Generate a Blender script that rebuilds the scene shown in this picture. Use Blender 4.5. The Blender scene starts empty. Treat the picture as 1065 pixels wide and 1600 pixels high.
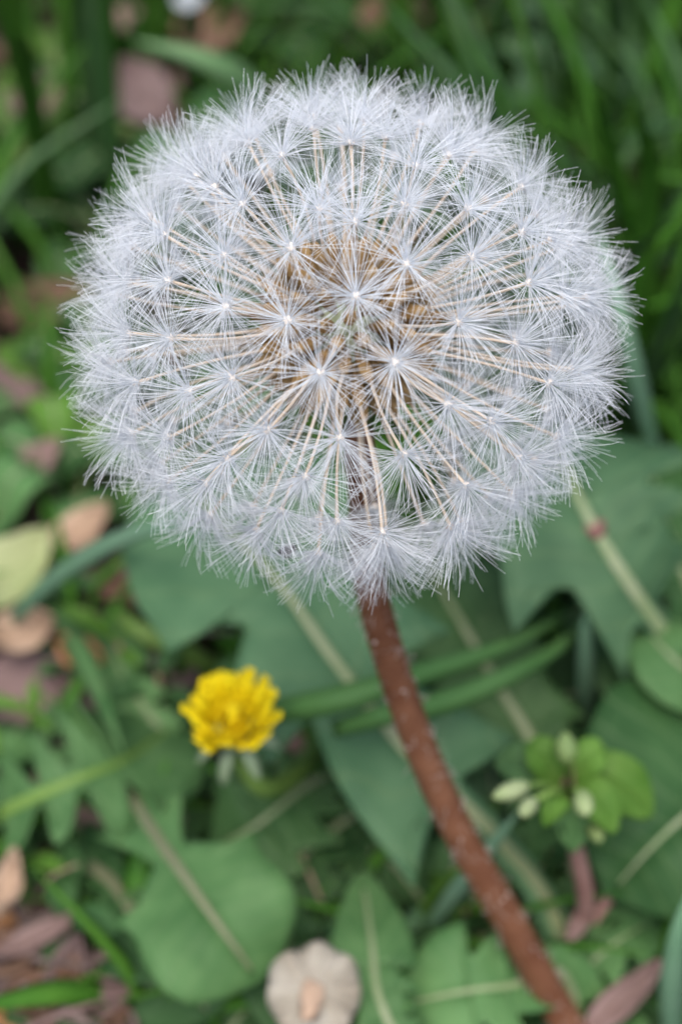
# Dandelion clock in a weedy lawn.  Scale: 1 unit = 10 cm (head about 0.48 units across).
import bpy, math, random
from mathutils import Vector, Matrix, noise
R = math.radians
random.seed(7)

# ------------------------------------------------------------------ camera, sky, sun, exposure
sc = bpy.context.scene
FPX = 2920.0                                   # focal length in pixels of the 1600-high frame
CAM = Vector((-0.0046, -1.2363, 2.0157))
cam = bpy.data.objects.new('camera', bpy.data.cameras.new('camera'))
sc.collection.objects.link(cam)
sc.camera = cam
cam.location = CAM
cam.rotation_euler = (R(45), 0, 0)
cam.data.sensor_fit = 'VERTICAL'
cam.data.sensor_height = 24
cam.data.lens = 24 * FPX / 1600
cam.data.clip_start = 0.02
cam.data.clip_end = 500
cam.data.dof.use_dof = True
cam.data.dof.focus_distance = 1.47
cam.data.dof.aperture_fstop = 1.3

SUN_EL, SUN_AZ = R(70), R(190)                 # high veiled sun, behind the viewer
world = bpy.data.worlds.new('World')
sc.world = world
world.use_nodes = True
wn = world.node_tree
bg = wn.nodes['Background']
sky = wn.nodes.new('ShaderNodeTexSky')
sky.sky_type = 'NISHITA'
sky.sun_disc = False
sky.sun_elevation = SUN_EL
sky.sun_rotation = SUN_AZ
sky.air_density = 1.0
sky.dust_density = 4.0
sky.ozone_density = 1.0
wn.links.new(sky.outputs[0], bg.inputs[0])
bg.inputs[1].default_value = 0.12
sun = bpy.data.objects.new('sun', bpy.data.lights.new('sun', 'SUN'))
sc.collection.objects.link(sun)
sun.data.energy = 1.5
sun.data.angle = R(50)
sun.data.color = (1.0, 0.97, 0.92)
sd = Vector((math.sin(SUN_AZ) * math.cos(SUN_EL), math.cos(SUN_AZ) * math.cos(SUN_EL), math.sin(SUN_EL)))
sun.rotation_euler = sd.to_track_quat('Z', 'Y').to_euler()
sun.location = sd * 20
sc.view_settings.view_transform = 'Standard'
sc.view_settings.look = 'None'
sc.view_settings.exposure = 1.0
sc.view_settings.gamma = 1.0
sc.cycles.use_denoising = True
sc.cycles.max_bounces = 16
sc.cycles.diffuse_bounces = 12
sc.cycles.transmission_bounces = 12

# ------------------------------------------------------------------ helpers
S45 = math.sqrt(0.5)
FWD, UPV, RGT = Vector((0, S45, -S45)), Vector((0, S45, S45)), Vector((1, 0, 0))


def ray(u, v):
    return FWD + RGT * ((u - 532.5) / FPX) + UPV * ((800 - v) / FPX)


def P(u, v, z):
    """where a sight line meets the height z above the soil"""
    d = ray(u, v)
    return CAM + d * ((z - CAM.z) / d.z)


def PY(u, v, y):
    d = ray(u, v)
    return CAM + d * ((y - CAM.y) / d.y)


def rnd(a, b):
    return random.uniform(a, b)


def spline(pts, n):
    """Catmull-Rom through pts, n samples"""
    pts = [Vector(p) for p in pts]
    q = [pts[0] * 2 - pts[1]] + pts + [pts[-1] * 2 - pts[-2]]
    out = []
    m = len(pts) - 1
    for i in range(n):
        x = i / (n - 1) * m
        k = min(int(x), m - 1)
        t = x - k
        a, b, c, d = q[k], q[k + 1], q[k + 2], q[k + 3]
        out.append(0.5 * ((2 * b) + (c - a) * t + (2 * a - 5 * b + 4 * c - d) * t * t + (3 * b - a - 3 * c + d) * t ** 3))
    return out


def frames(pts, hint=Vector((0, -0.3, 1))):
    fr = []
    for i, p in enumerate(pts):
        t = (pts[min(i + 1, len(pts) - 1)] - pts[max(i - 1, 0)])
        t = t.normalized() if t.length > 1e-9 else Vector((0, 0, 1))
        s = t.cross(hint)
        s = s.normalized() if s.length > 1e-4 else t.orthogonal().normalized()
        fr.append((p, t, s, s.cross(t).normalized()))
    return fr


ORIG = {}


class MB:
    def __init__(self):
        self.v, self.f, self.m, self.uv = [], [], [], []

    def add(self, vs, fs, mi=0):
        o = len(self.v)
        self.v += [tuple(x) for x in vs]
        self.f += [tuple(o + i for i in f) for f in fs]
        self.m += [mi] * len(fs)

    def tube(self, pts, radii, sides=6, mi=0, hint=Vector((0.31, -0.27, 0.91)), cap=True):
        vs, fs = [], []
        n = len(pts)
        for (p, t, s, nn), r in zip(frames(pts, hint), radii):
            for k in range(sides):
                a = 2 * math.pi * k / sides
                vs.append(p + s * (math.cos(a) * r) + nn * (math.sin(a) * r))
        for i in range(n - 1):
            for k in range(sides):
                a, b = i * sides + k, i * sides + (k + 1) % sides
                fs.append((a, b, b + sides, a + sides))
        if cap:
            fs.append(tuple(range(sides))[::-1])
            fs.append(tuple(range((n - 1) * sides, n * sides)))
        self.add(vs, fs, mi)

    def blob(self, c, rx, ry, rz, seg=8, rings=6, mi=0, wob=0.0, rot=None):
        vs, fs = [], []
        sd_ = rnd(0, 50)
        for i in range(rings + 1):
            th = math.pi * i / rings
            for k in range(seg):
                a = 2 * math.pi * k / seg
                d = Vector((math.sin(th) * math.cos(a), math.sin(th) * math.sin(a), math.cos(th)))
                w = 1 + wob * noise.noise(d * 1.7 + Vector((sd_, 0, 0)))
                p = Vector((d.x * rx, d.y * ry, d.z * rz)) * w
                if rot:
                    p = rot @ p
                vs.append(Vector(c) + p)
        for i in range(rings):
            for k in range(seg):
                a, b = i * seg + k, i * seg + (k + 1) % seg
                fs.append((a, a + seg, b + seg, b))
        self.add(vs, fs, mi)

    def mesh(self, name, mats, smooth=True, origin=Vector((0, 0, 0))):
        me = bpy.data.meshes.new(name)
        me.from_pydata([(x - origin.x, y - origin.y, z - origin.z) for x, y, z in self.v], [], self.f)
        for mt in (mats if isinstance(mats, (list, tuple)) else [mats]):
            me.materials.append(mt)
        me.polygons.foreach_set('material_index', self.m)
        me.polygons.foreach_set('use_smooth', [smooth] * len(self.f))
        if len(self.uv) == len(self.v):
            at_ = me.attributes.new('leafuv', 'FLOAT_VECTOR', 'POINT')
            at_.data.foreach_set('vector', [c for q in self.uv for c in q])
        me.validate()
        me.update()
        return me

    def build(self, name, mats, parent=None, smooth=True, origin=None, thick=0):
        """link as one mesh object; coordinates are given in the world"""
        po = ORIG[parent.name] if parent else Vector((0, 0, 0))
        og = Vector(origin) if origin is not None else po
        o = bpy.data.objects.new(name, self.mesh(name, mats, smooth, og))
        sc.collection.objects.link(o)
        o.parent = parent
        o.location = og - po
        ORIG[o.name] = og
        if thick:
            md = o.modifiers.new('thickness', 'SOLIDIFY')
            md.thickness = thick
            md.offset = 0
        return o


def put(name, me, parent=None, mtx=None):
    o = bpy.data.objects.new(name, me)
    sc.collection.objects.link(o)
    o.parent = parent
    if mtx is not None:
        o.matrix_local = mtx
    return o


def tag(o, label=None, cat=None, group=None, kind=None):
    if label:
        o['label'] = label
    if cat:
        o['category'] = cat
    if group:
        o['group'] = group
    if kind:
        o['kind'] = kind
    return o


def empty(name, loc, label, cat, group=None):
    o = bpy.data.objects.new(name, None)
    o.empty_display_size = 0.05
    sc.collection.objects.link(o)
    o.location = loc
    ORIG[o.name] = Vector(loc)
    return tag(o, label, cat, group)


def material(name, c1, c2, scale=20.0, rough=0.6, trans=0.0, jitter=0.15, bump=0.0, spec=0.35, c3=None, tcol=None, detail=4.0, veins=0.0):
    """noise-mixed colour, per-object variation, optional light passing through"""
    m = bpy.data.materials.new(name)
    m.use_nodes = True
    nt = m.node_tree
    b = nt.nodes['Principled BSDF']
    out = nt.nodes['Material Output']
    tc = nt.nodes.new('ShaderNodeTexCoord')
    nz = nt.nodes.new('ShaderNodeTexNoise')
    nz.inputs['Scale'].default_value = scale
    nz.inputs['Detail'].default_value = detail
    oi = nt.nodes.new('ShaderNodeObjectInfo')
    ad = nt.nodes.new('ShaderNodeVectorMath')
    ad.operation = 'ADD'
    nt.links.new(tc.outputs['Object'], ad.inputs[0])
    sh = nt.nodes.new('ShaderNodeMath')
    sh.operation = 'MULTIPLY'
    sh.inputs[1].default_value = 37.0
    nt.links.new(oi.outputs['Random'], sh.inputs[0])
    nt.links.new(sh.outputs[0], ad.inputs[1])
    nt.links.new(ad.outputs[0], nz.inputs['Vector'])
    rp = nt.nodes.new('ShaderNodeValToRGB')
    rp.color_ramp.elements[0].position = 0.32
    rp.color_ramp.elements[1].position = 0.68
    rp.color_ramp.elements[0].color = (*c1, 1)
    rp.color_ramp.elements[1].color = (*c2, 1)
    if c3:
        e = rp.color_ramp.elements.new(0.8)
        e.color = (*c3, 1)
    nt.links.new(nz.outputs[0], rp.inputs[0])
    hs = nt.nodes.new('ShaderNodeHueSaturation')
    mr = nt.nodes.new('ShaderNodeMapRange')
    mr.inputs['To Min'].default_value = 1 - jitter
    mr.inputs['To Max'].default_value = 1 + jitter
    nt.links.new(oi.outputs['Random'], mr.inputs['Value'])
    nt.links.new(mr.outputs[0], hs.inputs['Value'])
    nt.links.new(rp.outputs[0], hs.inputs['Color'])
    col_out = hs.outputs[0]
    vein_out = None
    if veins:
        def mth(op, a, c=None):
            nd = nt.nodes.new('ShaderNodeMath')
            nd.operation = op
            for k_, x_ in enumerate((a, c)):
                if x_ is None:
                    continue
                if isinstance(x_, (int, float)):
                    nd.inputs[k_].default_value = x_
                else:
                    nt.links.new(x_, nd.inputs[k_])
            return nd.outputs[0]
        an = nt.nodes.new('ShaderNodeAttribute')
        an.attribute_name = 'leafuv'
        sx = nt.nodes.new('ShaderNodeSeparateXYZ')
        nt.links.new(an.outputs['Vector'], sx.inputs[0])
        ph = mth('SUBTRACT', mth('MULTIPLY', sx.outputs[1], 13.0), mth('MULTIPLY', sx.outputs[0], 1.7))
        ph = mth('ADD', ph, mth('MULTIPLY', nz.outputs[0], 1.1))
        dist = mth('ABSOLUTE', mth('SUBTRACT', mth('FRACT', ph), 0.5))
        vein_out = mth('MAXIMUM', mth('SUBTRACT', 1.0, mth('MULTIPLY', dist, 9.0)), 0.0)
        mv = nt.nodes.new('ShaderNodeMix')
        mv.data_type = 'RGBA'
        nt.links.new(mth('MULTIPLY', vein_out, veins), mv.inputs['Factor'])
        nt.links.new(hs.outputs[0], mv.inputs['A'])
        mv.inputs['B'].default_value = (0.17, 0.26, 0.11, 1)
        col_out = mv.outputs['Result']
    nt.links.new(col_out, b.inputs['Base Color'])
    b.inputs['Roughness'].default_value = rough
    b.inputs['Specular IOR Level'].default_value = spec
    if bump:
        bp = nt.nodes.new('ShaderNodeBump')
        bp.inputs['Strength'].default_value = bump
        bp.inputs['Distance'].default_value = 0.01
        nt.links.new(nz.outputs[0], bp.inputs['Height'])
        nt.links.new(bp.outputs[0], b.inputs['Normal'])
    if trans:
        tr = nt.nodes.new('ShaderNodeBsdfTranslucent')
        if tcol:
            tr.inputs['Color'].default_value = (*tcol, 1)
        else:
            nt.links.new(col_out, tr.inputs['Color'])
        mx = nt.nodes.new('ShaderNodeMixShader')
        mx.inputs[0].default_value = trans
        nt.links.new(b.outputs[0], mx.inputs[1])
        nt.links.new(tr.outputs[0], mx.inputs[2])
        nt.links.new(mx.outputs[0], out.inputs['Surface'])
    return m


M = {}
M['soil'] = material('soil', (0.014, 0.009, 0.007), (0.048, 0.033, 0.027), 26, 0.95, 0, 0, 0.8, 0.1, c3=(0.11, 0.085, 0.07))
M['crumb'] = material('crumb', (0.05, 0.032, 0.026), (0.17, 0.12, 0.10), 14, 0.9, 0, 0.3, 0.3, 0.1)
M['pappus'] = material('pappus', (0.925, 0.95, 0.975), (0.95, 0.97, 0.99), 8, 0.5, 0.5, 0.01, 0, 0.3)
M['hub'] = material('hub', (0.88, 0.78, 0.68), (0.93, 0.86, 0.79), 60, 0.6, 0.2, 0.04)
M['beak'] = material('beak', (0.68, 0.56, 0.43), (0.82, 0.72, 0.60), 30, 0.5, 0.25, 0.12)
M['achene'] = material('achene', (0.24, 0.14, 0.05), (0.46, 0.31, 0.14), 60, 0.7, 0.1, 0.2, 0.3)
M['receptacle'] = material('receptacle', (0.36, 0.42, 0.22), (0.62, 0.66, 0.48), 90, 0.6, 0.2, 0.05)
M['bract'] = material('bract', (0.10, 0.16, 0.05), (0.19, 0.25, 0.10), 40, 0.6, 0.2)
M['stem'] = material('stem', (0.115, 0.042, 0.019), (0.195, 0.086, 0.044), 22, 0.55, 0.1, 0.0, 0.35, 0.35, c3=(0.30, 0.165, 0.10))
M['fluff'] = material('fluff', (0.50, 0.40, 0.35), (0.72, 0.63, 0.57), 40, 0.8, 0.3, 0.1)
M['leaf'] = material('leaf', (0.044, 0.118, 0.034), (0.098, 0.205, 0.070), 13, 0.6, 0.25, 0.28, 0.15, 0.22, veins=0.22)
M['leaf_dark'] = material('leaf_dark', (0.024, 0.075, 0.020), (0.046, 0.115, 0.034), 9, 0.6, 0.2, 0.2, 0.1, 0.22, veins=0.22)
M['leaf_blue'] = material('leaf_blue', (0.050, 0.125, 0.054), (0.100, 0.200, 0.092), 12, 0.6, 0.25, 0.12, 0.1, 0.25, veins=0.22)
M['leaf_bright'] = material('leaf_bright', (0.070, 0.185, 0.018), (0.135, 0.270, 0.045), 22, 0.6, 0.35, 0.15, 0.1, 0.22, veins=0.22)
M['leaf_yellow'] = material('leaf_yellow', (0.16, 0.26, 0.06), (0.28, 0.36, 0.14), 12, 0.55, 0.3, 0.12, 0.1, veins=0.4)
M['midrib'] = material('midrib', (0.20, 0.27, 0.12), (0.30, 0.34, 0.20), 20, 0.5, 0.2, 0.1)
M['midrib_purple'] = material('midrib_purple', (0.15, 0.155, 0.085), (0.20, 0.215, 0.125), 12, 0.5, 0.15, 0.1)
M['midrib_straw'] = material('midrib_straw', (0.20, 0.25, 0.11), (0.28, 0.31, 0.17), 12, 0.5, 0.15, 0.1)
M['red'] = material('red', (0.15, 0.075, 0.06), (0.24, 0.10, 0.09), 30, 0.6)
M['grass'] = material('grass', (0.042, 0.150, 0.014), (0.090, 0.235, 0.028), 5, 0.55, 0.3, 0.35, 0, 0.25)
M['grass_blue'] = material('grass_blue', (0.13, 0.27, 0.15), (0.19, 0.33, 0.21), 6, 0.5, 0.25, 0.1, 0, 0.35)
M['grass_pale'] = material('grass_pale', (0.10, 0.21, 0.08), (0.16, 0.27, 0.125), 6, 0.55, 0.25, 0.15, 0, 0.3)
M['grass_mid'] = material('grass_mid', (0.070, 0.185, 0.045), (0.115, 0.25, 0.075), 6, 0.55, 0.3, 0.1, 0, 0.25)
M['petal'] = material('petal', (0.84, 0.64, 0.004), (0.92, 0.77, 0.010), 18, 0.6, 0.3, 0.05, 0, 0.2)
M['petal_core'] = material('petal_core', (0.86, 0.66, 0.006), (0.93, 0.78, 0.02), 30, 0.6, 0.3, 0.05, 0, 0.2)
M['calyx'] = material('calyx', (0.17, 0.25, 0.13), (0.32, 0.40, 0.24), 20, 0.6, 0.2, 0.1)
M['dry_tan'] = material('dry_tan', (0.30, 0.20, 0.13), (0.46, 0.34, 0.25), 9, 0.8, 0.15, 0.2, 0.3, 0.2)
M['dry_purple'] = material('dry_purple', (0.13, 0.082, 0.078), (0.22, 0.155, 0.145), 7, 0.8, 0.1, 0.2, 0.4, 0.2)
M['dry_brown'] = material('dry_brown', (0.11, 0.060, 0.038), (0.21, 0.13, 0.09), 9, 0.8, 0.1, 0.25, 0.4, 0.2)
M['dry_orange'] = material('dry_orange', (0.30, 0.13, 0.05), (0.42, 0.22, 0.10), 10, 0.8, 0.15, 0.1, 0.3)
M['dry_pink'] = material('dry_pink', (0.17, 0.105, 0.09), (0.28, 0.19, 0.17), 14, 0.85, 0.15, 0.2, 0.4)
M['cream'] = material('cream', (0.30, 0.36, 0.14), (0.46, 0.49, 0.26), 6, 0.7, 0.25, 0.05, 0.2)
M['bud'] = material('bud', (0.26, 0.36, 0.13), (0.42, 0.48, 0.26), 14, 0.6, 0.25, 0.08)
M['paper'] = material('paper', (0.20, 0.16, 0.11), (0.43, 0.395, 0.325), 16, 0.8, 0.2, 0.05, 0.3)
M['paper_tan'] = material('paper_tan', (0.36, 0.23, 0.15), (0.48, 0.35, 0.25), 14, 0.8, 0.1, 0.05)
M['twig'] = material('twig', (0.09, 0.065, 0.055), (0.20, 0.15, 0.135), 20, 0.85, 0, 0.25, 0.5)
M['white_petal'] = material('white_petal', (0.40, 0.45, 0.48), (0.52, 0.56, 0.58), 10, 0.6, 0.3)
M['bug'] = material('bug', (0.028, 0.014, 0.018), (0.07, 0.04, 0.045), 40, 0.4)
M['pinkstem'] = material('pinkstem', (0.24, 0.12, 0.10), (0.34, 0.20, 0.17), 14, 0.55, 0.1)
M['rootstem'] = material('rootstem', (0.10, 0.19, 0.03), (0.17, 0.28, 0.06), 12, 0.5, 0.2)

# ------------------------------------------------------------------ the ground
def ground_z(x, y):
    return (0.035 * noise.noise(Vector((x * 2.1, y * 2.1, 0.3))) + 0.022 * noise.noise(Vector((x * 6.3, y * 6.3, 4.3)))
            + 0.010 * noise.noise(Vector((x * 17, y * 17, 9.1)))) - 0.02


xs = [-120, -30, -8, -4] + [-2.2 + 4.4 * i / 130 for i in range(131)] + [4, 8, 30, 120]
ys = [-120, -20, -4, -2] + [-1.2 + 4.9 * i / 140 for i in range(141)] + [5, 8, 30, 120]
g = MB()
g.add([(x, y, ground_z(x, y) if abs(x) < 5 and abs(y) < 6 else -0.02) for y in ys for x in xs],
      [(j * len(xs) + i, j * len(xs) + i + 1, (j + 1) * len(xs) + i + 1, (j + 1) * len(xs) + i)
       for j in range(len(ys) - 1) for i in range(len(xs) - 1)])
tag(g.build('ground', M['soil']), kind='structure')


def visible_xy(z=0.1):
    """a random spot of soil within and just around the view"""
    if random.random() < 0.3:
        return Vector((rnd(-2.1, 2.1), rnd(-0.9, 3.6), z))
    return P(rnd(-120, 1185), rnd(-120, 1680), z)


g = MB()
for i in range(2600):
    p = visible_xy(0.0)
    s = rnd(0.006, 0.026)
    g.blob((p.x, p.y, ground_z(p.x, p.y) + s * 0.3), s * rnd(0.7, 1.5), s * rnd(0.7, 1.5), s * rnd(0.5, 0.9), 5, 4, 0, 0.6)
tag(g.build('soil_crumbs', M['crumb']), 'small dark crumbs of soil and litter scattered over the bare ground', 'soil', kind='stuff')


# ------------------------------------------------------------------ plant builders
def outline(kind, n, tmin, w, teeth=4, seed=0, back=0.05, depth=0.55):
    """half outline as (t along spine, half width) from base to tip"""
    rs = random.Random(seed)
    pts = []
    if kind == 'lobed':
        pts.append((0.0, 0.10 * w))
        pts.append((tmin, 0.12 * w))
        end = 0.70
        for k in range(teeth):
            a = tmin + (end - tmin) * k / teeth
            b = tmin + (end - tmin) * (k + 1) / teeth
            grow = 0.40 + 0.55 * (k + 1) / teeth
            wm = w * grow * rs.uniform(0.85, 1.12)
            ws = wm * (1 - depth) * rs.uniform(0.8, 1.2)
            pts.append((a + 0.10 * (b - a), ws))
            pts.append((a + 0.12 * (b - a) - back * rs.uniform(0.5, 1.2), wm))
            pts.append((a + 0.50 * (b - a), wm * 0.78))
            pts.append((a + 0.85 * (b - a), ws * 1.1))
        pts += [(end + 0.01, w * 0.62), (end - 0.01, w * 1.0), (0.80, w * 0.93), (0.88, w * 0.72), (0.95, w * 0.42), (0.985, w * 0.2), (1.0, 0.002)]
    elif kind == 'spoon':
        pts.append((0.0, 0.08 * w))
        pts.append((tmin, 0.10 * w))
        for k in range(teeth):
            a = tmin + (0.46 - tmin) * k / teeth
            d = (0.46 - tmin) / teeth
            wm = w * (0.35 + 0.5 * k / max(teeth, 1)) * rs.uniform(0.9, 1.3)
            pts += [(a + 0.1 * d, 0.16 * w), (a - back * 0.6, wm), (a + 0.35 * d, wm * 0.45), (a + 0.8 * d, 0.2 * w)]
        pts += [(0.46, 0.36 * w), (0.52, 0.60 * w), (0.54, 0.95 * w), (0.60, 0.84 * w), (0.70, 0.92 * w), (0.80, 0.93 * w), (0.89, 0.78 * w), (0.96, 0.50 * w), (0.99, 0.25 * w), (1.0, 0.002)]
    else:                                                           # oval
        pts.append((0.0, 0.05 * w))
        for k in range(1, 12):
            t = tmin + (1 - tmin) * k / 12
            x = (t - tmin) / (1 - tmin)
            pts.append((t, w * math.sin(math.pi * x ** 0.85) ** 0.7 * (1 + 0.05 * rs.uniform(-1, 1))))
        pts.append((1.0, 0.002))
    # resample by index
    out = []
    m = len(pts) - 1
    for i in range(n):
        x = i / (n - 1) * m
        k = min(int(x), m - 1)
        f = x - k
        out.append((pts[k][0] * (1 - f) + pts[k + 1][0] * f, pts[k][1] * (1 - f) + pts[k + 1][1] * f))
    return out


def leaf(spine, w, mat, rib, parent, kind='lobed', tmin=0.25, teeth=4, seed=0, back=0.05, depth=0.55, cup=0.12, wave=0.10,
         hint=Vector((0, -0.35, 1)), ribr=0.011, name='leaf', label=None, roll=0.0):
    """one leaf blade with its midrib as a sub-part; spine is a list of world points from base to tip"""
    NS = 60
    sp = spline(spine, NS)
    fr = frames(sp, hint)

    def at(t):
        x = max(0, min(t, 1)) * (NS - 1)
        k = min(int(x), NS - 2)
        f = x - k
        a, b = fr[k], fr[k + 1]
        return a[0].lerp(b[0], f), a[2].lerp(b[2], f).normalized(), a[3].lerp(b[3], f).normalized()
    n = 76
    cols = 5
    mb = MB()
    so = Vector((seed * 3.7, seed * 1.3, 0.2))
    for side in (-1, 1):
        ol = outline(kind, n, tmin, w, teeth, seed * 2 + (side > 0), back, depth)
        vs, fs = [], []
        last = 0.0
        for i, (t, hw) in enumerate(ol):
            last = max(last, t)
            tm = last
            for c in range(cols):
                q = c / (cols - 1)
                tt = tm + (t - tm) * q
                p, s, nn = at(tt)
                h = q * hw
                lift = cup * h * q + math.tan(roll) * h * side
                lift += wave * w * q * noise.noise(so + Vector((tt * 5.5, side * q * 1.2, 0))) - 0.04 * w * abs(math.sin(tt * 40)) * q * (1 - q)
                vs.append(p + s * (side * h) + nn * lift)
                mb.uv.append((h / w, tm, 0.0))
        for i in range(n - 1):
            for c in range(cols - 1):
                a = i * cols + c
                fs.append((a, a + 1, a + cols + 1, a + cols) if side > 0 else (a, a + cols, a + cols + 1, a + 1))
        mb.add(vs, fs)
    o = mb.build(name, mat, parent, thick=0.005)
    if label:
        o['label'] = label
    rb = MB()
    k1 = NS - 3
    rb.tube([fr[i][0] - fr[i][3] * ribr * 0.35 * (1 - i / NS) for i in range(k1)], [ribr * (1 - 0.8 * i / k1) + 0.0015 for i in range(k1)], 6)
    rb.build('midrib', rib, o)
    return o


def blade_mesh(mb, pts, w, hint=Vector((0, -1, 0.4)), n=12, flat=0.12, taper=1.4):
    """a grass blade: thin folded lens section, pointed"""
    sp = spline(pts, n)
    vs, fs = [], []
    for i, (p, t, s, nn) in enumerate(frames(sp, hint)):
        x = i / (n - 1)
        h = w * min(1, 0.65 + 0.9 * x) * max(0.015, (1 - x ** (taper * 2.2)))
        vs += [p - s * h + nn * h * 0.22, p - nn * h * flat, p + s * h + nn * h * 0.22, p + nn * h * flat * 0.4]
    for i in range(n - 1):
        for k in range(4):
            a, b = i * 4 + k, i * 4 + (k + 1) % 4
            fs.append((a, b, b + 4, a + 4))
    fs += [(3, 2, 1, 0), tuple(range(4 * n - 4, 4 * n))]
    mb.add(vs, fs)


def grass_blade(pts, w, mat, label, hint=Vector((0, -0.6, 0.8)), group=None, taper=1.4):
    mb = MB()
    blade_mesh(mb, pts, w, hint, 18, 0.12, taper)
    o = mb.build('grass_shoot', mat, origin=Vector(pts[0]))
    return tag(o, label, 'grass', group)


# ------------------------------------------------------------------ the dandelion clock
HEAD = Vector((0, 0, 1.0))
AXIS = Vector((-0.05, -0.2, 1)).normalized()
stem_px = [(566, 740, 0.00), (575, 890, -0.005), (603, 1010, -0.02), (654, 1160, -0.045), (716, 1300, -0.075), (790, 1430, -0.105), (868, 1570, -0.14), (925, 1670, -0.165)]
stem_pts = [HEAD - AXIS * 0.035, HEAD - AXIS * 0.09] + [PY(u, v, y) for u, v, y in stem_px]
stem_pts.append(stem_pts[-1] + (stem_pts[-1] - stem_pts[-2]) * 0.25)
base = Vector((stem_pts[-1].x, stem_pts[-1].y, ground_z(stem_pts[-1].x, stem_pts[-1].y)))
stem_pts[-1] = base - Vector((0, 0, 0.02))
clock = empty('dandelion_plant', base, 'white dandelion clock on a reddish brown stem, its round seed head in full fluff', 'dandelion')
sp = spline(stem_pts, 90)
nS = len(sp)
srad = []
mb = MB()
for i in range(nS):
    t = i / (nS - 1)
    srad.append((0.0135 + 0.0058 * min(1, t / 0.8)) * (1 + 0.02 * noise.noise(Vector((t * 30, 0, 0)))))
mb.tube(sp, srad, 20)
stem = mb.build('stem', M['stem'], clock)
# cottony hairs and flecks on the stem
mb = MB()
sfr = frames(sp, Vector((0.31, -0.27, 0.91)))
for i in range(520):
    k = rnd(0.16, 0.97) * (nS - 1)
    k = int(k)
    p, t, s, nn = sfr[k]
    a = rnd(0, 2 * math.pi)
    d = s * math.cos(a) + nn * math.sin(a)
    q = p + d * srad[k] * 0.98
    if i < 95:
        r_ = rnd(0.0007, 0.0020)
        mb.blob(q, r_ * rnd(0.8, 1.6), r_ * rnd(0.8, 1.6), r_, 5, 4, 0, 0.5)
    else:
        L = rnd(0.004, 0.014)
        e = (d * rnd(0.1, 0.8) + t * rnd(-1, 1) + s * rnd(-0.6, 0.6)).normalized()
        mb.tube([q, q + e * L * 0.5 + d * L * 0.12, q + e * L], [0.00045, 0.0004, 0.0002], 3)
tag(mb.build('stem_hairs', M['fluff'], clock), kind='stuff')

# receptacle and reflexed bracts
mb = MB()
mb.blob(HEAD, 0.036, 0.036, 0.026, 20, 12, 0, 0.08, AXIS.to_track_quat('Z', 'Y').to_matrix())
for i in range(120):
    d = Vector((rnd(-1, 1), rnd(-1, 1), rnd(-0.4, 1))).normalized()
    q = AXIS.to_track_quat('Z', 'Y') @ Vector((d.x * 0.036, d.y * 0.036, d.z * 0.026))
    mb.blob(HEAD + q, 0.0028, 0.0028, 0.0028, 5, 4)
mb.build('receptacle', M['receptacle'], clock)
qa = AXIS.to_track_quat('Z', 'Y')
for k in range(13):
    a = 2 * math.pi * k / 13 + rnd(-0.1, 0.1)
    o_ = qa @ Vector((math.cos(a), math.sin(a), 0))
    b0 = HEAD - AXIS * 0.03
    mb = MB()
    blade_mesh(mb, [b0 + o_ * 0.016, b0 + o_ * 0.034 - AXIS * 0.006, b0 + o_ * 0.040 - AXIS * 0.04, b0 + o_ * 0.032 - AXIS * rnd(0.075, 0.09)], 0.0075, o_, 10)
    mb.build('bract', M['bract'], clock)

# the parachutes: a dozen different ones, shared by all seeds
def parachute(seed):
    rs = random.Random(seed)
    mb = MB()
    clumps = [(math.acos(rs.uniform(0.0, 0.9)), rs.uniform(0, 6.283)) for _ in range(26)]
    nh = rs.randint(116, 134)
    for i in range(nh):
        az = 2 * math.pi * (i * 0.381966 + rs.uniform(-0.04, 0.04))
        cz = rs.uniform(math.cos(R(92)), math.cos(R(24)))
        ph = math.acos(cz)
        L = rs.uniform(0.044, 0.061)
        kc = min(clumps, key=lambda c: (c[0] - ph) ** 2 + ((c[1] - az + math.pi) % (2 * math.pi) - math.pi) ** 2 * math.sin(ph) ** 2)
        pull = rs.uniform(0.0, 0.5)
        ph += (kc[0] - ph) * pull
        az += ((kc[1] - az + math.pi) % (2 * math.pi) - math.pi) * pull
        tw = rs.gauss(0, 0.28)
        bend = rs.uniform(-0.1, 0.85)
        kink = rs.uniform(-0.16, 0.16)
        pts, p = [], Vector((0, 0, 0))
        n = 7
        pts.append(p.copy())
        for k in range(n):
            x = (k + 0.5) / n
            f = ph - bend * (0.6 - x) + kink * math.sin(x * 5)
            a = az + tw * x
            p = p + Vector((math.sin(f) * math.cos(a), math.sin(f) * math.sin(a), math.cos(f))) * (L / n)
            pts.append(p.copy())
        mb.tube(pts, [0.00027 - 0.00012 * k / n for k in range(n + 1)], 3, 0, cap=False)
    # the tiny ring the hairs grow from
    mb.blob((0, 0, 0.0018), 0.0042, 0.0042, 0.0030, 8, 5, 1)
    return mb.mesh('parachute', [M['pappus'], M['hub']])


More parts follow.
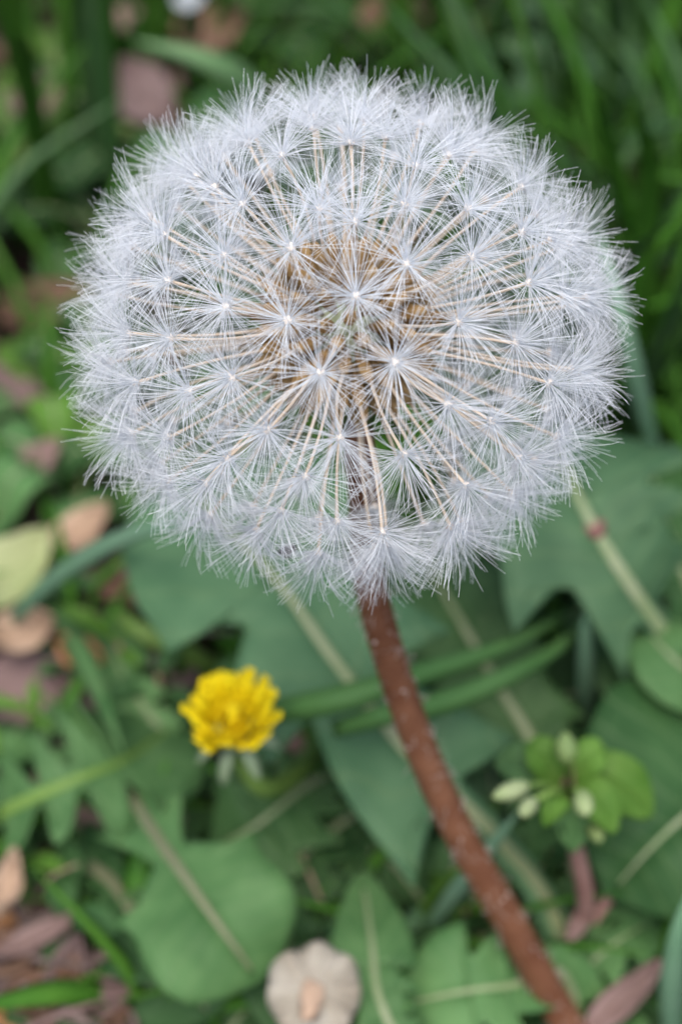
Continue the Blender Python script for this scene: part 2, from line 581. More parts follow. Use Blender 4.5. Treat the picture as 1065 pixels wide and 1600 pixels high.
chutes = [parachute(100 + i) for i in range(14)]
hub_dirs = [(0.04, -0.67, 0.74), (-0.26, -0.45, 0.86), (0.27, -0.52, 0.81), (0.04, -0.33, 0.94), (0.28, -0.20, 0.94), (-0.14, -0.23, 0.96), (-0.50, -0.10, 0.86), (-0.57, -0.36, 0.74), (-0.53, -0.59, 0.61), (-0.27, -0.72, 0.64), (0.49, -0.66, 0.58), (0.20, -0.84, 0.51), (-0.11, -0.87, 0.48), (-0.48, -0.79, 0.39), (-0.32, -0.92, 0.23), (-0.03, -0.97, 0.24), (0.40, -0.86, 0.32), (0.58, -0.80, 0.18), (0.57, -0.37, 0.73), (0.56, -0.12, 0.82), (0.33, 0.08, 0.94), (-0.63, 0.13, 0.77), (0.02, 0.25, 0.97), (-0.31, 0.18, 0.93), (-0.80, -0.07, 0.59), (-0.86, 0.21, 0.46), (-0.79, -0.31, 0.53), (-0.93, -0.12, 0.35), (-0.91, -0.32, 0.24), (-0.75, -0.54, 0.39), (-0.46, 0.40, 0.79), (-0.16, 0.45, 0.88), (-0.99, 0.06, 0.14), (-0.89, 0.26, -0.37), (-0.86, -0.49, 0.12), (-0.66, -0.71, 0.25), (-0.93, -0.19, -0.31), (-0.73, -0.69, -0.01), (-0.81, -0.36, -0.46), (-0.16, -0.98, 0.07), (-0.26, -0.95, -0.15), (-0.04, -0.98, -0.19), (0.15, -0.37, -0.92), (0.14, -0.96, -0.24), (0.23, -0.96, 0.14), (0.46, -0.89, -0.05), (0.37, -0.53, -0.76), (0.42, -0.84, -0.34), (-0.14, -0.42, -0.90), (0.65, -0.44, -0.62), (-0.46, -0.88, 0.08), (-0.55, -0.83, -0.09), (-0.46, -0.44, -0.77), (0.77, -0.10, 0.63), (0.88, 0.03, 0.47), (0.77, -0.35, 0.54), (0.90, -0.24, 0.37), (0.99, 0.15, 0.01), (0.71, -0.58, 0.40), (0.81, -0.56, 0.18), (0.90, -0.41, 0.13), (0.97, -0.23, -0.04), (0.84, -0.53, -0.12), (0.63, 0.76, 0.13), (0.76, 0.23, 0.61), (0.19, 0.36, 0.91), (0.49, 0.28, 0.83), (0.68, -0.73, -0.06)]
dirs = [Vector(d).normalized() for d in hub_dirs]
rs = random.Random(21)
tries = 0
while tries < 9000 and len(dirs) < 158:
    tries += 1
    d = Vector((rs.gauss(0, 1), rs.gauss(0, 1), rs.gauss(0, 1))).normalized()
    if d.dot(AXIS) < -0.90:
        continue
    gap = 16.5 if tries < 5000 else 14.5
    if all(d.dot(e) < math.cos(R(gap)) for e in dirs):
        dirs.append(d)
for i, d in enumerate(dirs):
    ca = d.dot(AXIS)
    rad = 1 / math.sqrt((1 - ca * ca) / 0.2 ** 2 + ca * ca / 0.158 ** 2) * rs.uniform(0.975, 1.02)
    a0 = HEAD + d * 0.034
    hub = HEAD + d * rad
    q = d.to_track_quat('Z', 'Y')
    mb = MB()
    L = rad - 0.034
    la = rs.uniform(0.046, 0.054)
    bend = Vector((rs.uniform(-1, 1), rs.uniform(-1, 1), 0)) * 0.004
    prof = [(0, 0.0012), (0.12, 0.0030), (0.4, 0.0058), (0.7, 0.0066), (0.88, 0.0048), (1.0, 0.0018)]
    mb.tube([Vector((0, 0, la * t)) for t, r_ in prof], [r_ for t, r_ in prof], 7, 0, Vector((1, 0, 0)))
    for k in range(9):                                              # little prickles near the shoulder of the fruit
        a = rs.uniform(0, 6.28)
        z = la * rs.uniform(0.6, 0.92)
        c_ = Vector((math.cos(a), math.sin(a), 0))
        mb.tube([c_ * 0.0042 + Vector((0, 0, z)), c_ * 0.0078 + Vector((0, 0, z + 0.004))], [0.0009, 0.0002], 3, 0)
    bk = [Vector((0, 0, la + (L - la) * t)) + bend * math.sin(math.pi * t) for t in (-0.04, 0.15, 0.35, 0.55, 0.78, 1.0)]
    mb.tube(bk, [0.0020, 0.0016, 0.0014, 0.0013, 0.0013, 0.0017], 5, 1, Vector((1, 0, 0)))
    so = put('seed', mb.mesh('seed', [M['achene'], M['beak']]), clock, Matrix.Translation(a0 - base) @ q.to_matrix().to_4x4())
    ch = put('parachute', chutes[rs.randrange(len(chutes))], so)
    sc_ = rs.uniform(0.93, 1.07)
    ch.matrix_local = Matrix.Translation((0, 0, L)) @ Matrix.Rotation(rs.uniform(-0.10, 0.10), 4, 'X') @ Matrix.Rotation(rs.uniform(0, 6.28), 4, 'Z') @ Matrix.Scale(sc_, 4)

# leaves of this plant, rising from its base
leaf([base, P(870, 1450, 0.10), P(775, 1310, 0.22), P(640, 1180, 0.30), P(520, 1030, 0.34), P(430, 905, 0.36), P(330, 800, 0.36), P(290, 745, 0.33)], 0.16,
     M['leaf_blue'], M['midrib_straw'], clock, 'lobed', 0.36, 2, 3, 0.05, 0.5, ribr=0.013)
leaf([base, P(880, 1525, 0.12), P(800, 1540, 0.17), P(720, 1550, 0.18), P(620, 1572, 0.15)], 0.075,
     M['leaf'], M['midrib'], clock, 'lobed', 0.18, 3, 5, 0.06, 0.5, ribr=0.007)
leaf([base, P(760, 1680, 0.10), P(640, 1640, 0.17), P(592, 1560, 0.20), P(580, 1470, 0.20), P(566, 1365, 0.17)], 0.048,
     M['leaf'], M['midrib'], clock, 'lobed', 0.25, 5, 8, 0.05, 0.5, ribr=0.009)
leaf([base, P(905, 1390, 0.10), P(850, 1200, 0.18), P(770, 1060, 0.24), P(700, 940, 0.26), P(655, 860, 0.24)], 0.105,
     M['leaf'], M['midrib'], clock, 'lobed', 0.35, 3, 12, 0.04, 0.35, ribr=0.012)

# a dark fleck caught in the lower hairs
fp = PY(446, 862, -0.075)
mb = MB()
mb.blob(fp, 0.0065, 0.005, 0.008, 8, 6, 0, 0.5)
mb.blob(fp + Vector((0.007, 0, 0.004)), 0.004, 0.004, 0.005, 7, 5, 0, 0.5)
for a in (-1, 1):
    mb.tube([fp, fp + Vector((0.007 * a, -0.004, 0.006)), fp + Vector((0.012 * a, -0.004, -0.003))], [0.0008, 0.0006, 0.0004], 4)
tag(mb.build('plant_fleck', M['bug'], origin=fp), 'tiny dark purple fleck caught in the lower white hairs', 'fleck')

# ------------------------------------------------------------------ the yellow dandelion
fc = P(364, 1122, 0.42)                                              # centre of the flower
fax = Vector((-0.02, -0.20, 1.0)).normalized()
FS = 0.57                                                            # size of this half-open flower
fq = fax.to_track_quat('Z', 'Y')
fbase = P(560, 1120, 0.0)
fbase.z = ground_z(fbase.x, fbase.y)
yel = empty('dandelion_plant', fbase, 'half-open bright yellow dandelion flower low among the toothed leaves', 'dandelion')
st = [fc - fax * 0.058, fc - fax * 0.09, P(415, 1232, 0.27), P(475, 1198, 0.19), P(510, 1145, 0.08), fbase - Vector((0, 0, 0.02))]
mb = MB()
ss = spline(st, 30)
mb.tube(ss, [0.011 + 0.001 * i / 29 for i in range(30)], 10)
mb.build('stem', M['rootstem'], yel)
mb = MB()
ring = [(0.0, 0.012), (0.012, 0.034), (0.035, 0.042), (0.06, 0.040)]
mb.tube([fc + fax * (z - 0.09) * FS for z, r_ in ring], [r_ * FS for z, r_ in ring], 14)
mb.build('calyx', M['calyx'], yel)
for k in range(14):
    a = 2 * math.pi * k / 14
    o_ = fq @ Vector((math.cos(a), math.sin(a), 0))
    b0 = fc - fax * 0.082 * FS
    mb = MB()
    if k % 2:
        pts = [b0 + o_ * FS * 0.028, b0 + o_ * FS * 0.046 + fax * FS * 0.03, b0 + o_ * FS * 0.050 + fax * FS * 0.062]
    else:
        pts = [b0 + o_ * FS * 0.025, b0 + o_ * FS * 0.052 - fax * FS * 0.004, b0 + o_ * FS * 0.075 - fax * FS * rnd(0.01, 0.045), b0 + o_ * FS * rnd(0.078, 0.09) - fax * FS * rnd(0.03, 0.06)]
    blade_mesh(mb, pts, 0.0085, o_, 9)
    mb.build('bract', M['calyx'], yel)


def floret(L, w, curve):
    mb = MB()
    n = 8
    vs, fs = [], []
    for i in range(n):
        x = i / (n - 1)
        out = curve * x ** 1.6 * L
        z = L * x * (1 - 0.18 * curve * x)
        h = w * (0.55 + 0.5 * x) * (1.0 if i < n - 1 else 0.86)
        vs += [(out + 0.0015, -h, z), (out - 0.0012, 0, z), (out + 0.0015, h, z), (out + 0.0032, 0, z)]
    for i in range(n - 1):
        for k in range(4):
            a, b = i * 4 + k, i * 4 + (k + 1) % 4
            fs.append((a, b, b + 4, a + 4))
    fs += [(3, 2, 1, 0), tuple(range(4 * n - 4, 4 * n))]
    mb.add(vs, fs)
    return mb


flo = [floret(0.092, 0.0115, 0.52).mesh('petal', M['petal']), floret(0.090, 0.0105, 0.34).mesh('petal', M['petal']), floret(0.058, 0.0100, 0.10).mesh('petal', M['petal']),
       floret(0.074, 0.0085, -0.16).mesh('petal', M['petal_core'])]
for ringi, (cnt, r0, mi) in enumerate([(26, 0.038, 0), (24, 0.036, 1), (22, 0.033, 1), (18, 0.027, 2), (16, 0.020, 3), (12, 0.010, 3)]):
    for k in range(cnt):
        a = 2 * math.pi * (k + 0.5 * (ringi % 2)) / cnt + rnd(-0.07, 0.07)
        o = put('petal', flo[mi], yel)
        m4 = Matrix.Translation(fc - fax * 0.045 * FS - fbase) @ fq.to_matrix().to_4x4() @ Matrix.Scale(FS, 4) @ Matrix.Rotation(a, 4, 'Z') @ Matrix.Translation((r0, 0, rnd(-0.004, 0.004)))
        o.matrix_local = m4 @ Matrix.Rotation(rnd(-0.12, 0.12), 4, 'Y') @ Matrix.Scale(rnd(0.92, 1.08) * (1.08 if ringi == 5 else 1), 4)
# its leaves
leaf([P(150, 1160, 0.02), P(205, 1248, 0.16), P(285, 1365, 0.22), P(345, 1450, 0.22), P(405, 1532, 0.17)], 0.098,
     M['leaf'], M['midrib_purple'], yel, 'spoon', 0.12, 3, 21, 0.10, 0.5, ribr=0.010, wave=0.16)
leaf([P(60, 1330, 0.01), P(160, 1365, 0.07), P(225, 1455, 0.10), P(290, 1530, 0.09), P(330, 1590, 0.06)], 0.085,
     M['leaf_dark'], M['midrib_purple'], yel, 'lobed', 0.15, 3, 24, 0.06, 0.6, ribr=0.010)
leaf([P(-60, 1310, 0.05), P(20, 1262, 0.16), P(110, 1222, 0.20), P(200, 1185, 0.18), P(280, 1130, 0.10)], 0.098,
     M['leaf'], M['rootstem'], yel, 'lobed', 0.05, 4, 27, 0.0, 0.82, ribr=0.012)
leaf([P(600, 1130, 0.02), P(540, 1190, 0.10), P(470, 1235, 0.15), P(400, 1290, 0.15), P(330, 1330, 0.10)], 0.085,
     M['leaf'], M['midrib'], yel, 'lobed', 0.15, 4, 31, 0.05, 0.5, ribr=0.008)
leaf([P(640, 1220, 0.02), P(570, 1260, 0.09), P(480, 1330, 0.12), P(420, 1400, 0.10), P(390, 1450, 0.08)], 0.08,
     M['leaf_dark'], M['midrib'], yel, 'lobed', 0.15, 3, 33, 0.05, 0.5, ribr=0.008)
leaf([P(310, 1250, 0.02), P(300, 1210, 0.09), P(235, 1120, 0.13), P(185, 1040, 0.14), P(165, 960, 0.10)], 0.042,
     M['leaf'], M['midrib'], yel, 'lobed', 0.12, 4, 35, 0.05, 0.6, ribr=0.007)

# ------------------------------------------------------------------ a third dandelion at the right, leaves only
b3 = P(1160, 1120, 0.0)
b3.z = ground_z(b3.x, b3.y)
third = empty('dandelion_plant', b3, 'leafy dandelion with a red spot on one broad toothed leaf', 'dandelion')
lf = leaf([b3, P(1090, 1060, 0.20), P(1000, 940, 0.36), P(930, 830, 0.43), P(885, 740, 0.44), P(850, 660, 0.40)], 0.15,
          M['leaf_blue'], M['midrib'], third, 'lobed', 0.38, 2, 41, 0.05, 0.35, ribr=0.014, label='broad toothed leaf with a red spot on its midrib')
mb = MB()
q = P(931, 825, 0.432)
mb.blob(q, 0.013, 0.015, 0.007, 10, 6, 0, 0.9)
mb.build('red_spot', M['red'], lf)
leaf([b3, P(1110, 1000, 0.16), P(1060, 880, 0.25), P(1030, 800, 0.27), P(1010, 700, 0.22)], 0.11, M['leaf_dark'], M['midrib'], third, 'lobed', 0.3, 3, 44, 0.05, 0.45, ribr=0.009)
leaf([b3, P(1080, 1090, 0.14), P(1020, 1040, 0.24), P(985, 990, 0.25), P(955, 930, 0.22)], 0.075, M['leaf'], M['midrib'], third, 'oval', 0.2, 3, 46, ribr=0.007)
leaf([b3, P(1130, 1080, 0.2), P(1075, 1050, 0.30), P(1030, 1010, 0.32), P(985, 950, 0.28)], 0.055, M['leaf'], M['midrib'], third, 'oval', 0.2, 3, 48, ribr=0.007)
leaf([b3, P(1080, 1110, 0.08), P(980, 1090, 0.14), P(900, 1085, 0.15), P(820, 1100, 0.12)], 0.085, M['leaf_dark'], M['midrib'], third, 'lobed', 0.2, 3, 50, 0.05, 0.5, ribr=0.008)

# a broad-leaved plantain beyond the right edge
b4 = P(1300, 1180, 0.0)
b4.z = ground_z(b4.x, b4.y)
pl = empty('plantain_plant', b4, 'plantain with one big smooth rounded dark green leaf lying low', 'weed')
leaf([b4, P(1230, 1195, 0.16), P(1120, 1240, 0.24), P(1030, 1310, 0.25), P(950, 1400, 0.18)], 0.165, M['leaf_dark'], M['midrib'], pl, 'oval', 0.15, 3, 52, ribr=0.008, wave=0.06)
leaf([b4, P(1220, 1160, 0.12), P(1120, 1150, 0.18), P(1040, 1165, 0.18), P(950, 1200, 0.12)], 0.11, M['leaf_dark'], M['midrib'], pl, 'oval', 0.2, 3, 54, ribr=0.007)

# ------------------------------------------------------------------ the small budding sprig at the right of the stem
sb = P(855, 1560, 0.0)
sb.z = ground_z(sb.x, sb.y)
spg = empty('budding_weed', sb, 'small bright green sprig with pale buds beside the reddish stem', 'weed')
mb = MB()
main = spline([sb - Vector((0, 0, 0.01)), P(900, 1460, 0.10), P(915, 1410, 0.18), P(897, 1310, 0.30), P(888, 1240, 0.37), P(885, 1180, 0.40)], 26)
mb.tube(main, [0.014 - 0.008 * i / 25 for i in range(26)], 8)
mb.build('stem', M['pinkstem'], spg)
top = P(888, 1235, 0.375)
for u, v, z, u0, v0, w_, mt in [(775, 1190, 0.37, 870, 1235, 0.026, 'leaf'), (822, 1165, 0.41, 870, 1235, 0.021, 'leaf_bright'), (1015, 1275, 0.33, 900, 1205, 0.032, 'leaf_bright'),
                                (945, 1175, 0.40, 893, 1225, 0.020, 'leaf_bright'), (960, 1300, 0.36, 893, 1230, 0.022, 'leaf_bright'), (850, 1290, 0.36, 885, 1245, 0.014, 'leaf_bright'), (895, 1330, 0.31, 888, 1255, 0.020, 'leaf'), (835, 1330, 0.28, 880, 1260, 0.022, 'leaf'), (945, 1330, 0.28, 893, 1255, 0.022, 'leaf')]:
    a, b = P(u0, v0, 0.37), P(u, v, z)
    leaf([a, a.lerp(b, 0.35) + Vector((0, 0, 0.018)), a.lerp(b, 0.7) + Vector((0, 0, 0.016)), b], w_, M[mt], M['rootstem'], spg, 'oval', 0.05, 3, int(u), ribr=0.0028, cup=0.3)
for u, v, z, u0, v0, L, r_, mt in [(798, 1236, 0.42, 830, 1225, 0.034, 0.010, 'bud'), (824, 1262, 0.42, 838, 1245, 0.024, 0.009, 'bud'), (911, 1256, 0.42, 906, 1235, 0.028, 0.011, 'bud'),
                                   (884, 1168, 0.44, 886, 1190, 0.022, 0.012, 'leaf_yellow'), (930, 1300, 0.35, 915, 1270, 0.022, 0.009, 'leaf_yellow')]:
    p, p0 = P(u, v, z), P(u0, v0, z - 0.01)
    d = (p - p0).normalized()
    mb = MB()
    pr = [(-1.0, 0.25), (-0.7, 0.75), (-0.2, 1.0), (0.3, 0.92), (0.7, 0.62), (1.0, 0.18)]
    mb.tube([p + d * (t * L * 0.75) for t, _ in pr], [r_ * k for _, k in pr], 9)
    bd = mb.build('bud', M[mt], spg)
    mb = MB()
    mb.tube([top, top.lerp(p, 0.5) + Vector((0, 0, 0.012)), p - d * L * 0.7], [0.0042, 0.0038, 0.0034], 6)
    mb.build('bud_stalk', M['rootstem'], bd)

# ------------------------------------------------------------------ single grass blades and stalks
grass_blade([P(20, 970, 0.14), P(80, 910, 0.26), P(170, 852, 0.38), P(265, 820, 0.46), P(360, 808, 0.46)], 0.014, M['grass_blue'], 'pale blue-green grass blade arching below the left of the fluffy head')
grass_blade([P(470, 260, 0.1), P(400, 150, 0.38), P(320, 95, 0.48), P(205, 62, 0.50)], 0.030, M['grass_pale'], 'pale arching grass blade bent over left, above the fluffy head', taper=1.0)
grass_blade([P(1036, 735, 0.18), P(1010, 670, 0.34), P(985, 560, 0.50), P(958, 450, 0.60), P(930, 350, 0.64)], 0.015, M['grass_blue'], 'broad blue-green grass blade standing close behind the right of the fluffy head')
grass_blade([P(380, 1128, 0.30), P(430, 1112, 0.37), P(540, 1090, 0.41), P(660, 1052, 0.41), P(800, 1005, 0.36), P(930, 930, 0.26)], 0.017, M['grass_mid'], 'green grass blade crossing behind the reddish stem, the upper of two')
grass_blade([P(520, 1140, 0.36), P(600, 1118, 0.40), P(690, 1098, 0.40), P(790, 1058, 0.38), P(880, 1005, 0.32), P(960, 920, 0.24)], 0.015, M['grass_mid'], 'green grass blade crossing behind the reddish stem, the lower of two')
grass_blade([P(915, 1175, 0.05), P(915, 1090, 0.22), P(914, 1000, 0.34), P(922, 920, 0.40)], 0.013, M['grass_blue'], 'thin upright blue-green grass blade behind the budding sprig')
grass_blade([P(655, 1475, 0.05), P(700, 1410, 0.16), P(760, 1330, 0.26), P(815, 1262, 0.32)], 0.012, M['grass_blue'], 'thin blue-green grass blade slanting behind the lower reddish stem')
grass_blade([P(1050, 1640, 0.05), P(1048, 1560, 0.18), P(1056, 1470, 0.28), P(1075, 1390, 0.34)], 0.016, M['grass_blue'], 'blue-green grass blade upright beside the pinkish dry leaf')
grass_blade([P(700, 900, 0.12), P(770, 892, 0.26), P(850, 880, 0.32), P(930, 872, 0.32)], 0.014, M['grass_pale'], 'short pale grass blade lying under the lobed leaf with the red spot')
grass_blade([P(640, 1440, 0.06), P(690, 1385, 0.14), P(730, 1340, 0.20)], 0.008, M['leaf_bright'], 'short narrow yellow-green blade against the reddish stem')
grass_blade([P(80, 950, 0.04), P(120, 1010, 0.18), P(160, 1090, 0.22), P(195, 1180, 0.22)], 0.016, M['leaf'], 'narrow green blade hanging left of the yellow flower')
mb = MB()
ss = spline([P(190, 965, 0.16), P(215, 983, 0.18), P(270, 1012, 0.16), P(330, 1040, 0.10), P(380, 1070, 0.0)], 24)
mb.tube(ss, [0.010 + 0.003 * math.sin(3 * i / 23) for i in range(24)], 10)
tag(mb.build('plant_stalk', M['rootstem'], origin=ss[-1]), 'smooth yellow-green stalk leaning behind the yellow flower', 'stalk')
mb = MB()
ss = spline([P(1010, 1060, 0.12), P(965, 1120, 0.20), P(935, 1180, 0.22), P(900, 1240, 0.1), P(880, 1280, 0.0)], 24)
mb.tube(ss, [0.006] * 24, 8)
tag(mb.build('plant_stalk', M['pinkstem'], origin=ss[-1]), 'thin brown stalk above the budding sprig', 'stalk')
mb = MB()
ss = spline([P(975, 1375, 0.16), P(945, 1410, 0.15), P(905, 1470, 0.09), P(865, 1540, 0.0)], 24)
mb.tube(ss, [0.006 + 0.004 * i / 23 for i in range(24)], 8)
tag(mb.build('plant_stalk', M['pinkstem'], origin=ss[-1]), 'thin reddish stalk forking from the base of the budding sprig', 'stalk')

# ------------------------------------------------------------------ litter on the ground
def dry_leaf(u, v, z, w, l, ang, mat, label, curl=0.5, name='dry_leaf', cat='dry leaf', group=None, seed=None, tilt=(0.0, 0.0), pt=0.8):
    c = P(u, v, z)
    sdx = seed if seed is not None else int(u * 7 + v)
    mb = MB()
    nu, nv = 15, 9
    vs, fs = [], []
    for i in range(nu):
        x = i / (nu - 1)
        hw = w * max(0.03, math.sin(math.pi * min(0.985, max(0.015, x)) ** pt) ** 0.75)
        for j in range(nv):
            y = j / (nv - 1) * 2 - 1
            hh = hw * y * (1 + 0.16 * noise.noise(Vector((x * 5, y * 2, sdx))))
            z_ = curl * w * (y * y * 0.6 + (2 * x - 1) ** 2 * 0.45) + 0.35 * w * noise.noise(Vector((x * 2.4, y * 1.6, sdx + 3.3)))
            vs.append(Vector(((x - 0.5) * l * 2 * (1 - 0.12 * curl), hh * (1 - 0.2 * curl), z_)))
    for i in range(nu - 1):
        for j in range(nv - 1):
            a = i * nv + j
            fs.append((a, a + nv, a + nv + 1, a + 1))
    m3 = (Matrix.Rotation(tilt[0], 3, 'X') @ Matrix.Rotation(tilt[1], 3, 'Y') @ Matrix.Rotation(ang, 3, 'Z'))
    mb.add([c + m3 @ q for q in vs], fs)
    o = mb.build(name, mat, origin=c, thick=0.004)
    rb = MB()
    rb.tube([c + m3 @ (vs[i * nv + nv // 2] + Vector((0, 0, 0.002))) for i in range(nu)], [0.0035 - 0.0025 * i / nu for i in range(nu)], 5)
    rb.build('midrib', mat, o)
    return tag(o, label, cat, group)


dry_leaf(18, 890, 0.14, 0.050, 0.078, 0.9, M['cream'], 'pale cream-green rounded fallen leaf under the arching pale grass blade', 0.4, 'fallen_leaf', 'fallen leaf', tilt=(0.3, 0.2))
dry_leaf(38, 990, 0.12, 0.040, 0.046, 0.3, M['dry_tan'], 'rounded tan dry leaf, curled, beside the orange-brown one', 0.9, tilt=(0.4, 0.1))
dry_leaf(135, 1028, 0.12, 0.028, 0.040, -0.5, M['dry_orange'], 'small orange-brown dry leaf between the tan leaf and yellow flower', 0.9, tilt=(0.3, -0.2))
dry_leaf(128, 828, 0.12, 0.034, 0.052, 0.6, M['dry_tan'], 'tan dry leaf with upturned edge above the arching pale blade', 0.8, tilt=(0.4, 0))
dry_leaf(62, 1125, 0.05, 0.115, 0.125, 0.9, M['dry_purple'], 'large dull purple-brown dead leaf lying flat below the tan leaf', 0.2, tilt=(0.1, 0.1))
dry_leaf(240, 930, 0.05, 0.04, 0.075, 0.2, M['dry_brown'], 'brown dead leaf in the dark gap above the yellow flower stalk', 0.5)
dry_leaf(265, 1060, 0.06, 0.045, 0.06, 1.2, M['dry_purple'], 'dark purple-brown dead leaf just left of the yellow flower', 0.5)
dry_leaf(465, 1165, 0.08, 0.038, 0.055, 0.5, M['dry_pink'], 'pinkish dry leaf tucked right of the yellow flower', 0.5, tilt=(0.3, 0))
dry_leaf(12, 1400, 0.12, 0.028, 0.050, 1.4, M['dry_tan'], 'narrow tan dry leaf, tightly curled, above the heap of brown twigs', 1.4)
dry_leaf(75, 1560, 0.06, 0.035, 0.05, 0.4, M['dry_brown'], 'crumpled dark brown dead leaf in the twig heap', 0.8)
dry_leaf(60, 1465, 0.10, 0.018, 0.06, 0.5, M['dry_pink'], 'long greyish pink dry leaf on top of the twig heap', 0.9, tilt=(0.2, 0.1))
dry_leaf(975, 1560, 0.10, 0.022, 0.065, 0.7, M['dry_pink'], 'pinkish brown dry leaf low beside the base of the reddish stem', 0.9, tilt=(0.3, -0.1))
dry_leaf(1062, 745, 0.10, 0.025, 0.038, 1.2, M['dry_orange'], 'orange dry leaf behind the leaf with the red spot', 0.6)
dry_leaf(905, 1440, 0.15, 0.012, 0.035, 1.1, M['dry_pink'], 'small pink dry scale on the stem of the budding sprig', 0.8)
dry_leaf(640, 1465, 0.08, 0.016, 0.030, 0.1, M['dry_pink'], 'tiny pink dry scrap between the leaves below the reddish stem', 0.8)
dry_leaf(610, 945, 0.10, 0.028, 0.045, 1.3, M['dry_pink'], 'small pinkish dry leaf right behind the top of the reddish stem', 0.6, tilt=(0.3, 0))
dry_leaf(222, 152, 0.16, 0.065, 0.085, -0.9, M['dry_purple'], 'pinkish brown dead leaf showing above the left of the fluffy head', 0.3, tilt=(0.4, 0))
dry_leaf(58, 155, 0.20, 0.042, 0.055, 0.7, M['dry_pink'], 'pale pink-tan dry leaf far back by the bright weed', 0.5, tilt=(0.4, 0))
dry_leaf(165, 38, 0.12, 0.05, 0.075, 0.3, M['dry_pink'], 'pinkish dead leaf far back beside the brown one under the white petal', 0.4, tilt=(0.4, 0))
dry_leaf(297, 2, 0.30, 0.02, 0.03, 0.2, M['white_petal'], 'white fallen petal far back among the grass', 0.4, 'fallen_petal', 'petal', tilt=(0.5, 0))
dry_leaf(330, 50, 0.14, 0.06, 0.075, 0.5, M['dry_brown'], 'brown dead leaf far back beneath the white petal', 0.4, tilt=(0.4, 0))
dry_leaf(600, 22, 0.08, 0.05, 0.07, 0.9, M['dry_brown'], 'brown dead leaf far back directly behind the top of the head', 0.4, tilt=(0.4, 0))
dry_leaf(60, 600, 0.06, 0.05, 0.10, 0.2, M['dry_purple'], 'dull purple dead leaf on bare soil left of the fluffy head', 0.3, tilt=(0.2, 0))
dry_leaf(60, 720, 0.10, 0.028, 0.045, 0.8, M['dry_pink'], 'small pink-brown dry leaf between purple and cream leaves', 0.5, tilt=(0.3, 0))
dry_leaf(5, 780, 0.08, 0.04, 0.05, 0.5, M['dry_orange'], 'rusty dry leaf next to the pale cream-green fallen leaf', 0.6, tilt=(0.3, 0))
dry_leaf(75, 480, 0.06, 0.05, 0.09, 0.3, M['dry_brown'], 'brown dead leaf on bare soil behind the dull purple one', 0.4, tilt=(0.3, 0))

# pale papery disc
dc = P(490, 1545, 0.23)
mb = MB()
nr, na = 7, 72
vs = [dc.copy()]
for i in range(1, nr + 1):
    x = i / nr
    for k in range(na):
        a = 2 * math.pi * k / na
        r_ = 0.051 * x * (1 + 0.012 * x * math.cos(9 * a + 0.6) + 0.16 * noise.noise(Vector((math.cos(a) * 1.5, math.sin(a) * 1.5, 3.0))))
        zz = 0.007 * x * x * math.cos(8 * a + 0.8 * math.sin(a)) + 0.012 * x * x * noise.noise(Vector((math.cos(a) * 2, math.sin(a) * 2, 8.0))) - 0.012 * x * x
        q = Vector((r_ * math.cos(a), r_ * math.sin(a), zz))
        vs.append(dc + Matrix.Rotation(0.35, 3, 'X') @ q)
fs = [(0, 1 + k, 1 + (k + 1) % na) for k in range(na)]
for i in range(nr - 1):
    for k in range(na):
        a, b = 1 + i * na + k, 1 + i * na + (k + 1) % na
        fs.append((a, a + na, b + na, b))
mb.add(vs, fs)
disc = tag(mb.build('papery_husk', M['paper'], origin=dc, thick=0.004), 'pale round papery husk with pleated rim and tan centre', 'husk')
mb = MB()
mb.blob(dc + Vector((-0.002, -0.014, 0.004)), 0.013, 0.024, 0.006, 12, 8, 0, 0.9)
mb.build('centre', M['paper_tan'], disc)

twl = 'thin grey-brown twig in the brown litter heap at the foot of the leaves'
for k in range(16):
    u, v = rnd(-20, 190), rnd(1430, 1600)
    a, L = rnd(-0.5, 1.1), rnd(60, 150)
    z0 = rnd(0.02, 0.08)
    pts = [P(u - math.cos(a) * L / 2, v + math.sin(a) * L / 2, z0), P(u + rnd(-8, 8), v + rnd(-8, 8), z0 + 0.02), P(u + math.cos(a) * L / 2, v - math.sin(a) * L / 2, z0 + rnd(-0.01, 0.03))]
    mb = MB()
    r0 = rnd(0.004, 0.009)
    mb.tube(spline(pts, 9), [r0 * (1 - 0.06 * i) for i in range(9)], 6)
    tag(mb.build('twig', M['twig'], origin=pts[0]), twl, 'twig', 'twigs in the litter heap')
mb = MB()
pts = [P(30, 1612, 0.10), P(110, 1580, 0.14), P(178, 1560, 0.12)]
mb.tube(spline(pts, 9), [0.0045 - 0.0003 * i for i in range(9)], 6)
tag(mb.build('twig', M['dry_pink'], origin=pts[0]), 'smooth pale grey twig lying across the brown litter heap', 'twig')

# scattered small dead leaves and bits of straw
SCR = {'dry_brown': 'dark brown', 'dry_purple': 'purple-brown', 'dry_pink': 'pinkish', 'dry_tan': 'tan'}
for k in range(80):
    u, v = rnd(-60, 1120), rnd(-60, 1640)
    mt = random.choice(['dry_brown', 'dry_purple', 'dry_brown', 'dry_pink', 'dry_tan'])
    s = rnd(0.02, 0.05)
    z = rnd(0.0, 0.03)
    dry_leaf(u, v, z + 0.02, s * rnd(0.5, 0.9), s * rnd(0.9, 1.5), rnd(0, 3.1), M[mt], 'small crumpled ' + SCR[mt] + ' dead leaf scrap lying on the soil',
             rnd(0.3, 1.0), 'leaf_scrap', 'dry leaf', SCR[mt] + ' leaf scraps on the soil', k, (rnd(-0.3, 0.3), rnd(-0.3, 0.3)))

